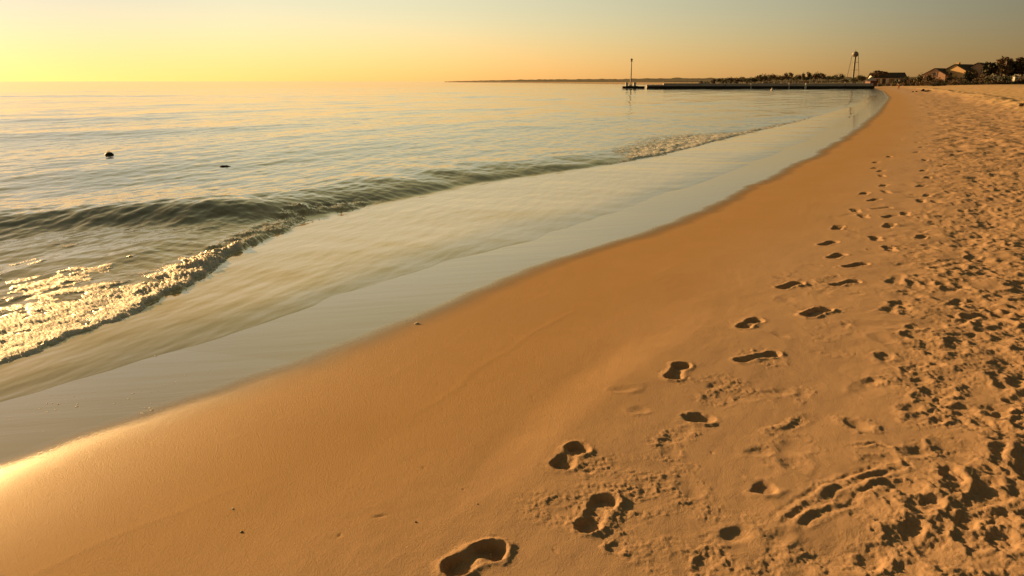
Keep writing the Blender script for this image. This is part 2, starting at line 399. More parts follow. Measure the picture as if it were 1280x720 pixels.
# fainter hollows and holes close by
pt(893, 484, .055, .014, .003, 0, 1.2, seed=31, wallf=.9); pt(972, 491, .06, .014, .002, -60, 1.7, seed=32, wallf=.9)
pt(947, 565, .05, .016, .004, -50, 1.5, seed=33, wallf=.8); pt(957, 612, .062, .030, .007, 0, 1.1, seed=34)
pt(920, 666, .055, .022, .006, -30, 1.2, seed=35, wallf=.8); pt(800, 514, .05, .008, .003, 0, 1.3, seed=36, wallf=.8)
pt(781, 490, .05, .008, .003, -40, 1.8, seed=37, wallf=.9); pt(735, 592, .03, .012, .002, 0, 1.0, seed=38, wallf=.9)
pt(1107, 447, .06, .028, .010, -20, 1.3, seed=39); pt(1193, 603, .055, .03, .008, 0, 1.2, seed=40, cl=.5)
pt(1141, 662, .055, .026, .012, -30, 1.3, seed=41, cl=.5); pt(1087, 703, .05, .026, .008, 0, 1.4, seed=42, cl=.6)
pt(1207, 657, .05, .03, .008, 0, 1.2, seed=43); pt(1162, 632, .05, .025, .008, 0, 1.4, seed=44)
pt(1197, 441, .06, .02, .006, 0, 1.6, seed=45); pt(1251, 678, .06, .03, .01, 0, 1.3, seed=46)
pt(974, 671, .05, .014, .003, -40, 1.8, seed=47, wallf=.9); pt(771, 684, .035, .008, .006, 0, 1.2, seed=48, cl=.9)
pt(880, 700, .04, .010, .006, 0, 1.7, seed=49, cl=1.0)
# small flecks pressed in the smooth sand
for i in range(26):
    px, py = rnd.uniform(420, 930), rnd.uniform(400, 715)
    x, y, z = ground_hit(px, py)
    pit(x, y, .006+.009*rnd.random(), .003+.003*rnd.random(), .0, rnd.random()*3, 1.2+1.5*rnd.random(), i, .95)
# broad ridged sweep dragged through the sand
def sweep(pts, wid, amp, freq=70):
    P = [ground_hit(*q)[:2] for q in pts]
    for (x0, y0), (x1, y1) in zip(P[:-1], P[1:]):
        L = math.hypot(x1-x0, y1-y0); cx, cy = (x0+x1)/2, (y0+y1)/2
        bl = block(cx, cy, L/2+wid*2.2)
        x, y = X[bl]-x0, Y[bl]-y0; ux, uy = (x1-x0)/L, (y1-y0)/L
        a = x*ux+y*uy; b_ = -x*uy+y*ux
        m = np.exp(-(b_/wid)**4)*smooth(-.03, .03, a)*(1-smooth(L-.03, L+.03, a))
        REL[bl] += amp*m*np.sin(b_*freq+2.2*noise(X[bl]*7, Y[bl]*7, 3))*(.6+.6*noise(X[bl]*11, Y[bl]*11, 8)) + m*amp*.3
        CLOD[bl] = np.maximum(CLOD[bl], m*.75)
sweep([(978, 652), (1040, 612), (1106, 590), (1132, 583)], .062, .0075, 95)
sweep([(1132, 590), (1128, 572), (1095, 556), (1068, 560)], .035, .007, 110)
sweep([(1000, 655), (1060, 628), (1105, 602)], .045, .006, 110)
sweep([(1015, 606), (1060, 602), (1100, 592)], .03, .006, 100)
sweep([(980, 700), (1020, 690)], .05, .004, 60)
sweep([(955, 545), (1010, 520)], .05, .005, 60); sweep([(1120, 520), (1200, 528)], .07, .006, 70)
sweep([(1150, 480), (1215, 500)], .06, .006, 70)
clod_n = np.clip(fbm(X*26, Y*26, 3, 31), -.3, 1.0); clod_n2 = np.clip(fbm(X*60, Y*60, 2, 37), -.4, 1)
lod = 1-smooth(18, 44, R2)
mid = smooth(10, 25, R2)
patch = smooth(-.1, .7, fbm(X*1.3, Y*1.3, 3, 51)+.35)
CL = np.clip(CLOD + churn*patch*.75, 0, 1.1)
REL = np.where(REL < 0, REL*.60, REL*.72)
Z += REL + lod*CL*(.0044*clod_n + .0026*clod_n2)
Z += churn*.018*fbm(X*2.4, Y*2.4, 3, 41)*(.6+.4*lod)
Z += churn*mid*(1-smooth(120, 200, R2))*.045*fbm(X*1.5, Y*1.5, 3, 61)*smooth(1, 2.5, D)
# tide-wrack lumps on the far berm
bz = smooth(28, 55, T)*(1-smooth(170, 230, T))*np.exp(-((D-7-.9*noise(T*.12, T*0+3.3))/1.7)**2)
Z += bz*.10*np.clip(fbm(X*.9, Y*.9, 3, 71), -.4, 1)
# far land: low scrub hills
far = smooth(40, 160, D)*smooth(420, 700, R2)
Z += far*(1.3*fbm(X*.012, Y*.012, 4, 81)+.8*fbm(X*.08, Y*.08, 2, 83))

wn = D + .10*noise(T*.55, S*.3, 91) + .05*noise(T*2.2, S*1.0, 93)
tw = np.interp(T, [0, 2, 3.5, 6, 12, 40], [.75, .62, .50, .40, .40, .6])
wet_a = 1-smooth(-tw*.5, tw*.6, wn)
damp_a = 1-smooth(.8, 2.3, D+.3*noise(T*.4, S*.4, 95))
damp_a *= .9+.1*noise(T*.5, S*2, 96)
gloss_a = (1-smooth(-.1, 1.3, wn))*(1-smooth(3.2, 7.5, T))
pale_a = smooth(5.2, 7.0, D+.8*noise(S*.5, T*.15, 99))*smooth(22, 45, T)
scrub_a = smooth(22, 34, D+4*noise(X*.15, Y*.15, 97))*smooth(60, 150, R2)
sheet('beach_sand', X, Y, Z, None, sand, dict(wet=wet_a, damp=damp_a, scrub=scrub_a, gloss=gloss_a, pale=pale_a))
SAND = (RR.copy(), AA.copy(), Z)
def block_z(x, y):
    r = math.hypot(x, y); a = math.atan2(x, y)
    i = int(np.argmin(np.abs(SAND[0]-r))); j = int(np.argmin(np.abs(SAND[1]-a)))
    return float(SAND[2][i, j])
def ground_z(x, y): return float(base_height(np.array(float(x)), np.array(float(y))))

# ------------------------------------------------------------------ sea
RR, AA = polar_axes([(1.5, 3.5, .02), (3.5, 14, .0034), (14, 40, .0050), (40, 120, .009), (120, 500, .02), (500, 9000, .05)],
                    [(-180, -60, 3), (-60, -36, .6), (-36, 32, .085), (32, 62, .6), (62, 180, 3)])
R2, A2 = np.meshgrid(RR, AA, indexing='ij')
X, Y = R2*np.sin(A2), R2*np.cos(A2)
S, T = st(X, Y)
BASE = base_height(X, Y)
ln = 1-smooth(35, 80, R2)
edge = .09*noise(T*1.6, S*.8, 3) + .045*noise(T*6, S*3, 5) + .020*noise(T*17, S*9, 6)
Q = np.interp(T, BO_T, BO_S) - S + edge*ln          # metres seaward of the bore front
HB = np.interp(T, [-20, 2, 5, 8, 9.5, 14, 16, 19, 24, 30, 60, 100], [.014, .014, .026, .040, .01, .02, .018, .022, .022, .025, .03, 0])
wfr = np.interp(T, [0, 5, 8, 10, 15, 18, 30, 60], [.05, .07, .15, .3, .25, .12, .2, .5])
Wz = HB*smooth(0, 1, Q/wfr)*(.25+.75*np.exp(-np.maximum(Q, 0)/1.1))
# the swell about to break
CQ = np.interp(T, CR_T, CR_S) - S + .22*noise(T*.5, S*.2, 8)*ln
fw_ = np.interp(T, [0, 4.4, 7, 9, 13, 16, 20], [2.0, 1.6, 1.2, .8, .6, .5, .5])
AM = np.interp(T, [-60, 0, 6, 9, 13, 16, 20, 30, 60, 90], [.05, .21, .20, .16, .15, .09, .07, .06, .04, 0])
AM = AM*(.80+.55*noise(T*.30, T*0+5.5, 11)+.25*noise(T*.9, S*.3, 12))*np.interp(T, [7.5, 9.5, 11, 13, 15, 16.5], [.95, .38, .55, 1.05, .85, .4])
Wz += AM*np.where(CQ < 0, smooth(1, 0, -CQ/fw_), np.exp(-(CQ/2.2)**2))
# further low swells
for s0, a0, wl, ph in [(-14.5, .05, 1.7, 1), (-19.5, .07, 1.9, 2), (-27, .07, 2.4, 3), (-36, .08, 2.6, 4), (-50, .09, 3.5, 5), (-68, .10, 4, 6), (-90, .10, 5, 7), (-125, .1, 6, 8)]:
    wob = .9*noise(T*.05, np.zeros_like(T)+ph*7.1, 20+ph)*abs(s0)*.22 + .25*noise(T*.35, S*.1, 30+ph)
    e = (S-s0-wob + .04*T*0)/wl
    Wz += 1.5*a0*np.exp(-e*e)*(.55+.6*noise(T*.04+ph, S*.02, 40+ph))*(1-smooth(200, 500, R2))
sea_f = smooth(.0, 1.2, Q)
rp = fbm(S*1.5+.3*T, T*.55-.15*S, 4, 60, .5)
rp2 = fbm(S*5.0+1.2*T, T*2.4-.6*S, 3, 66, .5)
Wz += sea_f*ln*(.013*rp+.0050*rp2*(1+1.6*np.exp(-((S-np.interp(T, CR_T, CR_S)-.5)/1.2)**2)))
Wz += sea_f*(1-smooth(150, 350, R2))*smooth(20, 50, R2)*.035*fbm(S*.35, T*.14, 3, 68)
Wz += .28*np.minimum(BASE, 0)*(BASE > -.5)*(1-smooth(-.1, 1.5, Q))*ln
# film seaward of the sand edge, its lip in loose lobes
Wz += (1-sea_f)*(.010*noise(T*.55, S*.35, 100)+.004*noise(T*1.9, S*.9, 102))*ln
Wz += (1-sea_f)*.0022*fbm(S*5+T, T*1.6-S*.4, 3, 69)*ln
# foam
fl = np.interp(T, [-20, 1, 2.5, 3.5, 4.5, 5.5, 6.1, 6.6, 16.5, 18, 19.5, 25, 29, 36, 48], [3.0, 2.6, 1.9, 1.25, .80, .45, .2, 0, 0, .15, 1.4, 2.0, .5, .2, 0])
fn = fbm(S*5, T*4, 4, 70, .6)
band = smooth(-.015, .03, Q)*(1-smooth(0, 1, Q/np.maximum(fl*1.5, 1e-3)))*(fl > .005)
lace = smooth(-.10, .38, fn + 1.25*band - .38)
foam_a = np.clip(band*lace*1.3, 0, 1)
foam_a = np.maximum(foam_a, (fl > .005)*smooth(-.01, .02, Q)*(1-smooth(.10, .22, Q))*smooth(-.4, .3, fn)*np.clip(fl*3, 0, 1))
# thin streaks trailing behind the near foam
lac2 = smooth(.30, .55, fbm(S*2.2+T*.4, T*1.1, 4, 75, .6))*smooth(0, .3, Q)*(1-smooth(1.2, 3.0, Q))*(T < 5.5)*.9
foam_a = np.maximum(foam_a, lac2)
rough_front = smooth(-.02, .05, Q)*(1-smooth(.25, .55, Q))*smooth(3.6, 5.5, T)*(1-smooth(9, 10.5, T))
lump = 1.1*fbm(S*4, T*3, 2, 76)+.5*np.abs(noise(S*17, T*14, 77))+.6*np.abs(noise(S*38, T*33, 78))+.5*noise(S*70, T*60, 79)
Wz += ln*foam_a*(.015*lump-.002) + ln*rough_front*(.030*lump)
# small scraps of foam adrift on the film
scr = np.zeros_like(S)
silt_sheen = np.where(Q < 0, 1.0, np.exp(-np.maximum(Q, 0)/np.interp(T, [0, 5, 7, 9, 12, 18], [3.6, 2.2, .8, .3, .3, .6])))*np.where(Q < 0, 1, .92)
calm = 1-sea_f
keep = (Wz > BASE-.05)
thin = (1-smooth(-.01, .075, Wz-BASE+.02*noise(S*1.2, T*.5, 88)*ln))*(1-sea_f)
sheet('sea', X, Y, Wz, keep, sea_m, dict(foam=foam_a, silt_sheen=silt_sheen, calm=calm, thin=thin))

# ================================================================== things
def mesh_obj(name, bm, mat, parent=None, loc=None, smooth_=False):
    me = bpy.data.meshes.new(name); bm.to_mesh(me); bm.free()
    for m in (mat if isinstance(mat, (list, tuple)) else [mat]): me.materials.append(m)
    if smooth_: me.polygons.foreach_set('use_smooth', [True]*len(me.polygons))
    o = bpy.data.objects.new(name, me); col.objects.link(o)
    if parent: o.parent = parent
    if loc: o.location = loc
    return o
def empty(name, loc, label, cat, group=None, rz=0, scale=1):
    o = bpy.data.objects.new(name, None); col.objects.link(o); o.location = loc
    o.rotation_euler = (0, 0, rz); o.scale = (scale,)*3; o.empty_display_size = .3
    return tag(o, label, cat, group)
def copy_tree(o, parent=None):
    c = o.copy(); col.objects.link(c); c.parent = parent
    for ch in [q for q in bpy.data.objects if q.parent == o]: copy_tree(ch, c)
    return c
def box(bm, c, size, rz=0, taper=1.0):
    sx, sy, sz = (v/2 for v in size); vs_ = []
    for z in (-1, 1):
        k = taper if z > 0 else 1
        for x_, y_ in ((-1, -1), (1, -1), (1, 1), (-1, 1)):
            v = Vector((x_*sx*k, y_*sy*k, z*sz)); v.rotate(Euler((0, 0, rz))); vs_.append(bm.verts.new(v+Vector(c)))
    for f in ((3, 2, 1, 0), (4, 5, 6, 7), (0, 1, 5, 4), (1, 2, 6, 5), (2, 3, 7, 6), (3, 0, 4, 7)): bm.faces.new([vs_[i] for i in f])
def tube(bm, pts, rads, n=8, cap=True):
    rings = []
    for i, p_ in enumerate(pts):
        p_ = Vector(p_); a_ = Vector(pts[max(i-1, 0)]); b2 = Vector(pts[min(i+1, len(pts)-1)])
        d = (b2-a_).normalized(); u = d.orthogonal().normalized(); v = d.cross(u)
        if abs(d.z) > .99: u, v = Vector((1, 0, 0)), Vector((0, 1, 0)) * (1 if d.z > 0 else -1)
        r = rads[i] if isinstance(rads, (list, tuple)) else rads
        rings.append([bm.verts.new(p_+(u*math.cos(k*2*math.pi/n)+v*math.sin(k*2*math.pi/n))*r) for k in range(n)])
    for a_, b2 in zip(rings[:-1], rings[1:]):
        for k in range(n): bm.faces.new([a_[k], a_[(k+1) % n], b2[(k+1) % n], b2[k]])
    if cap:
        bm.faces.new(rings[0][::-1]); bm.faces.new(rings[-1])
def lathe(bm, prof, n=16, c=(0, 0, 0)):
    rings = [[bm.verts.new((c[0]+r*math.cos(k*2*math.pi/n), c[1]+r*math.sin(k*2*math.pi/n), c[2]+z)) for k in range(n)] for r, z in prof]
    for a_, b2 in zip(rings[:-1], rings[1:]):
        for k in range(n): bm.faces.new([a_[k], a_[(k+1) % n], b2[(k+1) % n], b2[k]])
    bm.faces.new(rings[0][::-1]); bm.faces.new(rings[-1])

M = dict(
    leaf_dark=simple('dark_leaves', (.046, .042, .020), .7, .5, .6), leaf_green=simple('green_leaves', (.060, .068, .028), .7, .5, .6),
    leaf_brown=simple('brown_leaves', (.12, .078, .042), .75, .5, .6), leaf_olive=simple('olive_leaves', (.115, .098, .046), .75, .4, .6),
    bark=simple('bark', (.10, .07, .045), .9, .3, 4, bump=.01),
    timber=simple('tarred_timber', (.028, .018, .012), .8, .4, 1.2, bump=.02), concrete=simple('weathered_concrete', (.52, .46, .44), .85, .2, .6, bump=.01),
    white=simple('white_paint', (.72, .68, .62), .55, .08, 2), steel=simple('painted_steel', (.30, .25, .19), .5, .2, 3),
    tank=simple('dark_tank_paint', (.30, .25, .22), .5, .3, .8), tank_pale=simple('pale_tank_paint', (.62, .58, .52), .5, .1, .8),
    stucco=simple('tan_stucco', (.62, .42, .22), .9, .12, .8), stucco_pink=simple('pink_stucco', (.60, .37, .27), .9, .12, .8),
    roof=simple('dark_shingles', (.085, .058, .040), .85, .35, 3, bump=.02), glass=simple('window_glass', (.03, .035, .04), .12, .2, 2),
    rubber=simple('dark_buoy_rubber', (.018, .014, .012), .55, .3, 20), red=simple('dull_red_paint', (.16, .035, .04), .6, .2, 3),
    cloth_dark=simple('dark_cloth', (.05, .035, .03), .9, .3, 8), cloth_red=simple('reddish_cloth', (.30, .12, .07), .9, .2, 8), skin=simple('skin', (.42, .25, .16), .6, .1, 8),
    weed=simple('seaweed', (.05, .028, .012), .8, .4, 20), stone=simple('dark_pebble', (.06, .04, .025), .6, .4, 60), wood=simple('wet_driftwood', (.06, .045, .03), .5, .4, 20),
    scum=simple('foam_scum', (.80, .74, .62), .6, .1, 90, bump=.004),
)

# ---- vegetation ---------------------------------------------------
def leaf_mesh(name, lobes, n, size, mat, seed, flat=.6):
    """leaf clumps through the volume of a set of ellipsoid lobes (centre, radii)"""
    r_ = np.random.RandomState(seed); wts = np.array([l[1][0]*l[1][1]*l[1][2] for l in lobes]); wts = wts**.7; wts /= wts.sum()
    pick = r_.choice(len(lobes), n, p=wts)
    cen = np.array([l[0] for l in lobes])[pick]; rad = np.array([l[1] for l in lobes])[pick]
    d = r_.normal(size=(n, 3)); d /= np.linalg.norm(d, axis=1)[:, None]
    rr = r_.uniform(.35, 1.0, n)**.6*(1+.22*np.abs(r_.normal(size=n))*(r_.rand(n) < .5))
    P = cen + d*rad*rr[:, None]; P[:, 2] = np.maximum(P[:, 2], .05)
    u = r_.normal(size=(n, 3)); u /= np.linalg.norm(u, axis=1)[:, None]
    v = np.cross(u, r_.normal(size=(n, 3))); v /= np.linalg.norm(v, axis=1)[:, None]
    sz = size*r_.uniform(.5, 1.4, n)[:, None]
    co = np.stack([P-u*sz, P+v*sz*flat, P+u*sz, P-v*sz*flat], 1).reshape(-1, 3).astype(np.float32)
    me = bpy.data.meshes.new(name); me.vertices.add(n*4); me.vertices.foreach_set('co', co.ravel())
    me.loops.add(n*4); me.polygons.add(n)
    me.loops.foreach_set('vertex_index', np.arange(n*4, dtype=np.int32)); me.polygons.foreach_set('loop_start', np.arange(0, n*4, 4, dtype=np.int32))
    me.update(calc_edges=True); me.materials.append(mat); return me
def add_tree(name, px, Y, h, wdt, mat, label, group, seed, kind='tree', dz=0, leaves=1500, shape='round'):
    x, y = at(px, Y); z = ground_z(x, y)+dz
    root = empty(name, (x, y, z), label, kind, group)
    r = random.Random(seed); lobes = []
    if kind == 'tree':
        th = h*(.30 if shape != 'umbrella' else .62)
        cz, ch = (h+th)/2, (h-th)/2
        for k in range(9):
            a = r.uniform(0, 6.28); q = r.uniform(0, .62)*wdt/2
            lobes.append(((math.cos(a)*q, math.sin(a)*q, cz+r.uniform(-.5, .55)*ch), (wdt*r.uniform(.16, .30), wdt*r.uniform(.16, .30), ch*r.uniform(.35, .6))))
        bm = bmesh.new(); top = (r.uniform(-.1, .1)*wdt, 0, th*1.15)
        tube(bm, [(0, 0, -.3), (0.02*wdt, 0, th*.5), top], [h*.035, h*.026, h*.018], 7)
        for k in range(5):
            a = k*1.26+r.random(); q = wdt*r.uniform(.2, .34)
            tube(bm, [top, (top[0]+math.cos(a)*q*.5, math.sin(a)*q*.5, th+ch*.6), (math.cos(a)*q, math.sin(a)*q, cz+ch*.3)], [h*.014, h*.010, h*.004], 5)
        mesh_obj('trunk', bm, M['bark'], root)
    else:
        for k in range(8):
            a = r.uniform(0, 6.28); q = r.uniform(.1, .7)*wdt/2; hh = h*r.uniform(.45, .95)
            lobes.append(((math.cos(a)*q, math.sin(a)*q*.6, hh*.5), (wdt*r.uniform(.14, .26), wdt*r.uniform(.12, .22), hh*.52)))
        bm = bmesh.new()
        for k in range(6):
            a = k*1.05+r.random()*.5; q = wdt*r.uniform(.12, .3)
            tube(bm, [(0.05*math.cos(a), .05*math.sin(a), -.2), (math.cos(a)*q*.5, math.sin(a)*q*.3, h*.35), (math.cos(a)*q, math.sin(a)*q*.6, h*.7)], [.05, .035, .012], 5)
        mesh_obj('stem', bm, M['bark'], root)
    me = leaf_mesh('crown', lobes, leaves, max(.10, min(.30, h*.055)), mat, seed)
    o = bpy.data.objects.new('crown', me); col.objects.link(o); o.parent = root
    return root
def place_copy(src, px, Y, sc_, rz, dz=0, label=None):
    c = copy_tree(src); x, y = at(px, Y)
    c.location = (x, y, ground_z(x, y)+dz); c.rotation_euler[2] = rz; c.scale = (sc_[0], sc_[0], sc_[1])
    if label: c['label'] = label
    return c

rnd = random.Random(11)
# long row of small trees on the low shore behind the jetty
GR = 'small trees in a row on the low shore behind the jetty'
LB = 'small olive-coloured tree in the even row behind the jetty'
protos = [add_tree('shore_tree', 876, 330, 3.7, 3.0, M['leaf_olive'], LB, GR, 101, leaves=420),
          add_tree('shore_tree', 884, 330, 3.4, 3.4, M['leaf_green'], 'small round green tree in the even row behind the jetty', GR, 102, leaves=420),
          add_tree('shore_tree', 892, 330, 4.0, 2.7, M['leaf_brown'], 'small narrow brownish tree in the even row behind the jetty', GR, 103, leaves=420)]
px = 899
while px < 1054:
    k = rnd.randrange(3)
    place_copy(protos[k], px, 330+rnd.uniform(-12, 20), (rnd.uniform(.75, 1.15), rnd.uniform(.8, 1.12)*(1.0 if px < 1030 else .85)), rnd.uniform(0, 6))
    px += rnd.uniform(2.8, 4.6)
# lower shrubs under and left of them
GS = 'low bushes along the far shore behind the jetty'; LS = 'low brown-grey bush on the far shore behind the jetty'
sh = [add_tree('shore_bush', 838, 350, 1.1, 4.2, M['leaf_brown'], LS, GS, 111, 'bush', leaves=300),
      add_tree('shore_bush', 850, 350, 1.3, 3.4, M['leaf_olive'], 'low olive bush on the far shore behind the jetty', GS, 112, 'bush', leaves=300)]
px = 812
while px < 1050:
    place_copy(sh[rnd.randrange(2)], px, 322+rnd.uniform(-4, 12), (rnd.uniform(.9, 1.4), rnd.uniform(.7, 1.25)), rnd.uniform(0, 6)); px += rnd.uniform(6, 9)

def shrub(px, Y, h, wd, mat, label, seed, group=None, leaves=1300):
    return add_tree('bush', px, Y, h, wd, M[mat], label, group, seed, 'bush', leaves=leaves)
# trees round the water tower foot and the beach house
add_tree('tree', 1056, 262, 2.3, 3.2, M['leaf_olive'], 'low olive tree just left of the water tower foot', None, 120, leaves=900)
add_tree('tree', 1067, 258, 2.5, 3.8, M['leaf_green'], 'rounded green tree directly below the water tower', None, 121, leaves=1100)
add_tree('tree', 1077, 255, 3.3, 3.4, M['leaf_olive'], 'taller olive tree just right of the water tower foot', None, 122, leaves=1100)
add_tree('umbrella_tree', 1098, 236, 4.3, 5.2, M['leaf_brown'], 'broad flat-topped tree over the white beach house', None, 123, leaves=1700, shape='umbrella')
shrub(1122, 226, 2.9, 4.4, 'leaf_green', 'dense dark green bush at the right end of the white beach house', 124)
shrub(1131, 222, 2.6, 3.6, 'leaf_dark', 'near-black bush right of the white beach house', 125)
shrub(1141, 220, 2.6, 3.8, 'leaf_brown', 'brown bush between the white house and the tan houses, left of a taller one', 126)
shrub(1151, 216, 3.2, 3.6, 'leaf_olive', 'taller olive bush between the white house and the tan houses', 127)
shrub(1159, 212, 3.0, 2.6, 'leaf_dark', 'narrow dark bush against the left tan house', 128)
shrub(1171, 200, 2.2, 4.6, 'leaf_brown', 'low brown bush in front of the left tan house', 129)
shrub(1181, 199, 1.4, 2.6, 'leaf_dark', 'small dark bush before the orange column between the tan houses', 130)
shrub(1197, 200, 2.2, 4.4, 'leaf_brown', 'brown bush in front of the right tan house', 131)
shrub(1211, 200, 3.5, 3.0, 'leaf_dark', 'tall black-green bush at the right corner of the right tan house', 132)
shrub(1204, 196, 1.3, 3.4, 'leaf_olive', 'low olive bush before the right tan house', 133)
shrub(1222, 196, 1.7, 2.6, 'leaf_brown', 'small reddish-brown bush before the narrow pink house', 134)
add_tree('tree', 1235, 204, 5.6, 4.4, M['leaf_dark'], 'tall dark tree just right of the narrow pink house', None, 135, leaves=2200)
shrub(1236, 192, 2.4, 3.4, 'leaf_olive', 'olive bush left of the pale garden shed', 136)
add_tree('tree', 1251, 202, 6.2, 5.4, M['leaf_brown'], 'brown-leaved tree between the two pale sheds, left of a darker one', None, 137, leaves=2400)
add_tree('tree', 1262, 204, 5.4, 4.4, M['leaf_dark'], 'dark tree behind the right-hand pale shed', None, 138, leaves=2000)
add_tree('tree', 1274, 202, 6.5, 5.4, M['leaf_brown'], 'tallest brown tree, at the right edge of the beach', None, 139, leaves=2600)
add_tree('tree', 1290, 204, 5.8, 4.4, M['leaf_dark'], 'dark tree standing at the very edge of the picture on the right', None, 140, leaves=1800)
shrub(1256, 192, 2.3, 4.0, 'leaf_dark', 'dark bush between the two pale sheds', 141)
shrub(1281, 192, 2.3, 4.4, 'leaf_brown', 'wide brown bush below the tallest tree on the right', 142)
shrub(1165, 205, 2.9, 3.2, 'leaf_brown', 'tall brown bush at the left corner of the left tan house', 161)
shrub(1188, 203, 2.6, 2.6, 'leaf_olive', 'olive bush in the gap between the two tan houses', 162)
shrub(1228, 200, 2.6, 2.6, 'leaf_brown', 'brown bush between the narrow pink house and the tall dark tree', 163)
shrub(1217, 206, 3.6, 2.4, 'leaf_brown', 'tall brown bush between the right tan house and the narrow pink house', 164)
# low hedge-like dune scrub at the back of the beach
GD = 'dune scrub along the back of the beach'; LD = 'low dark dune scrub clump along the back edge of the beach'
ds = [add_tree('dune_scrub', 1100, 228, .95, 3.0, M['leaf_dark'], LD, GD, 150, 'bush', leaves=420),
      add_tree('dune_scrub', 1110, 222, 1.05, 2.6, M['leaf_brown'], 'low brown dune scrub clump along the back edge of the beach', GD, 151, 'bush', leaves=420)]
px = 1118
while px < 1300:
    place_copy(ds[rnd.randrange(2)], px, 190+max(0, (1170-px))*.55+rnd.uniform(-3, 3), (rnd.uniform(.8, 1.2), rnd.uniform(.8, 1.3)), rnd.uniform(0, 6)); px += rnd.uniform(5, 8)

# ---- houses --------------------------------------------------------
def gable_house(name, px, Y, wid, dep, wall_h, roof_h, rz, wall_m, label, windows=(), chimney=None, door=None, over=.35):
    x, y = at(px, Y); root = empty(name, (x, y, ground_z(x, y)-.1), label, 'house', None, rz)
    bm = bmesh.new(); hw, hd = wid/2, dep/2     # ridge runs along local X
    vb = [bm.verts.new(p_) for p_ in ((-hw, -hd, 0), (hw, -hd, 0), (hw, hd, 0), (-hw, hd, 0), (-hw, -hd, wall_h), (hw, -hd, wall_h), (hw, hd, wall_h), (-hw, hd, wall_h), (-hw, 0, wall_h+roof_h), (hw, 0, wall_h+roof_h))]
    for f in ((0, 1, 5, 4), (2, 3, 7, 6), (1, 2, 6, 9, 5), (3, 0, 4, 8, 7), (4, 5, 9, 8), (6, 7, 8, 9)): bm.faces.new([vb[i] for i in f])
    mesh_obj('wall', bm, M[wall_m], root)
    bm = bmesh.new(); th = .14; k = roof_h/hd
    for sgn in (-1, 1):
        pts = [(hd+over, wall_h-k*over), (0, wall_h+roof_h)]
        vv = []
        for xx in (-hw-over, hw+over):
            for (yy, zz) in pts:
                for dz_ in (.02, .02+th): vv.append(bm.verts.new((xx, sgn*yy, zz+dz_)))
        for f in ((0, 1, 3, 2), (4, 6, 7, 5), (1, 5, 7, 3), (0, 2, 6, 4), (0, 4, 5, 1), (2, 3, 7, 6)):
            bm.faces.new([vv[i] for i in (f if sgn < 0 else f[::-1])])
    rf = mesh_obj('roof', bm, M['roof'], root)
    if chimney:
        bm = bmesh.new(); cx_, cy_, cw, chh = chimney
        box(bm, (cx_, cy_, wall_h+roof_h*.3+chh/2), (cw, cw, chh)); box(bm, (cx_, cy_, wall_h+roof_h*.3+chh+.06), (cw+.16, cw+.16, .12))
        mesh_obj('chimney', bm, M['stucco'], rf)
    for (face, u, zc, ww, wh) in windows:
        if face == 'f': cc, sz, dirv = (u, -hd-.03, zc), (ww, .08, wh), (0, -1)
        else: cc, sz, dirv = (-hw-.03, u, zc), (.08, ww, wh), (-1, 0)
        bm = bmesh.new()
        # four frame bars round the opening
        for a_, b2 in (((ww/2+.05), 0), (-(ww/2+.05), 0)):
            box(bm, (cc[0]+(a_ if face == 'f' else 0), cc[1]+(a_ if face != 'f' else 0), zc), (.1, .1, wh+.2) )
        for b2 in (wh/2+.05, -wh/2-.05):
            box(bm, (cc[0], cc[1], zc+b2), ((ww, .1, .098) if face == 'f' else (.1, ww, .098)))
        wn_ = mesh_obj('window', bm, M['stucco_pink'], root)
        bm = bmesh.new(); box(bm, cc, ((ww, .05, wh) if face == 'f' else (.05, ww, wh))); mesh_obj('pane', bm, M['glass'], wn_)
    if door:
        bm = bmesh.new(); box(bm, (door, -hd-.04, 1.0), (.95, .07, 2.0)); dr = mesh_obj('door', bm, M['roof'], root)
        bm = bmesh.new(); box(bm, (door+.35, -hd-.10, 1.0), (.05, .05, .14)); mesh_obj('handle', bm, M['steel'], dr)
    return root
gable_house('beach_house', 1108, 240, 9.0, 5.0, 2.3, 1.3, math.radians(-8), 'white', 'low white beach house under a long dark roof, beside the sand',
            [('f', -3.2, 1.3, 1.0, 1.1), ('f', .6, 1.3, 1.3, 1.1), ('f', 2.6, 1.3, 1.0, 1.1)], door=-1.5)
gable_house('house', 1174, 215, 6.6, 5.6, 2.6, 1.5, math.radians(38), 'stucco_pink', 'left of the two tan houses, with a steep dark sloping roof',
            [('f', -1.2, 1.9, .9, 1.0), ('f', 1.2, 1.9, .9, 1.0), ('s', 0, 2.6, .9, 1.0)], door=.1)
gable_house('house', 1202, 214, 7.8, 6.0, 3.5, 1.5, math.radians(30), 'stucco', 'larger right tan house with a wide sunlit wall and a chimney',
            [('f', -1.8, 2.1, .9, 1.1), ('f', 1.8, 2.1, .9, 1.1), ('s', .9, 2.4, .9, 1.0)], chimney=(-1.6, .6, .7, 1.5), door=.2)
gable_house('house', 1222, 212, 2.8, 3.6, 4.4, .9, math.radians(40), 'stucco_pink', 'narrow pink house standing alone between dark trees',
            [('f', 0, 2.6, .8, 1.0), ('s', 0, 2.4, .8, 1.0)])
def shed(px, Y, w_, h_, label):
    x, y = at(px, Y); root = empty('garden_shed', (x, y, ground_z(x, y)), label, 'shed', 'pale sheds among the trees', .3)
    bm = bmesh.new(); box(bm, (0, 0, h_/2), (w_, w_*.8, h_)); mesh_obj('wall', bm, M['white'], root)
    bm = bmesh.new(); box(bm, (0, 0, h_+.10), (w_+.3, w_*.8+.3, .18), taper=.7); mesh_obj('roof', bm, M['roof'], root)
    bm = bmesh.new(); box(bm, (0, -w_*.4-.03, h_*.42), (w_*.4, .05, h_*.8)); mesh_obj('door', bm, M['steel'], root)
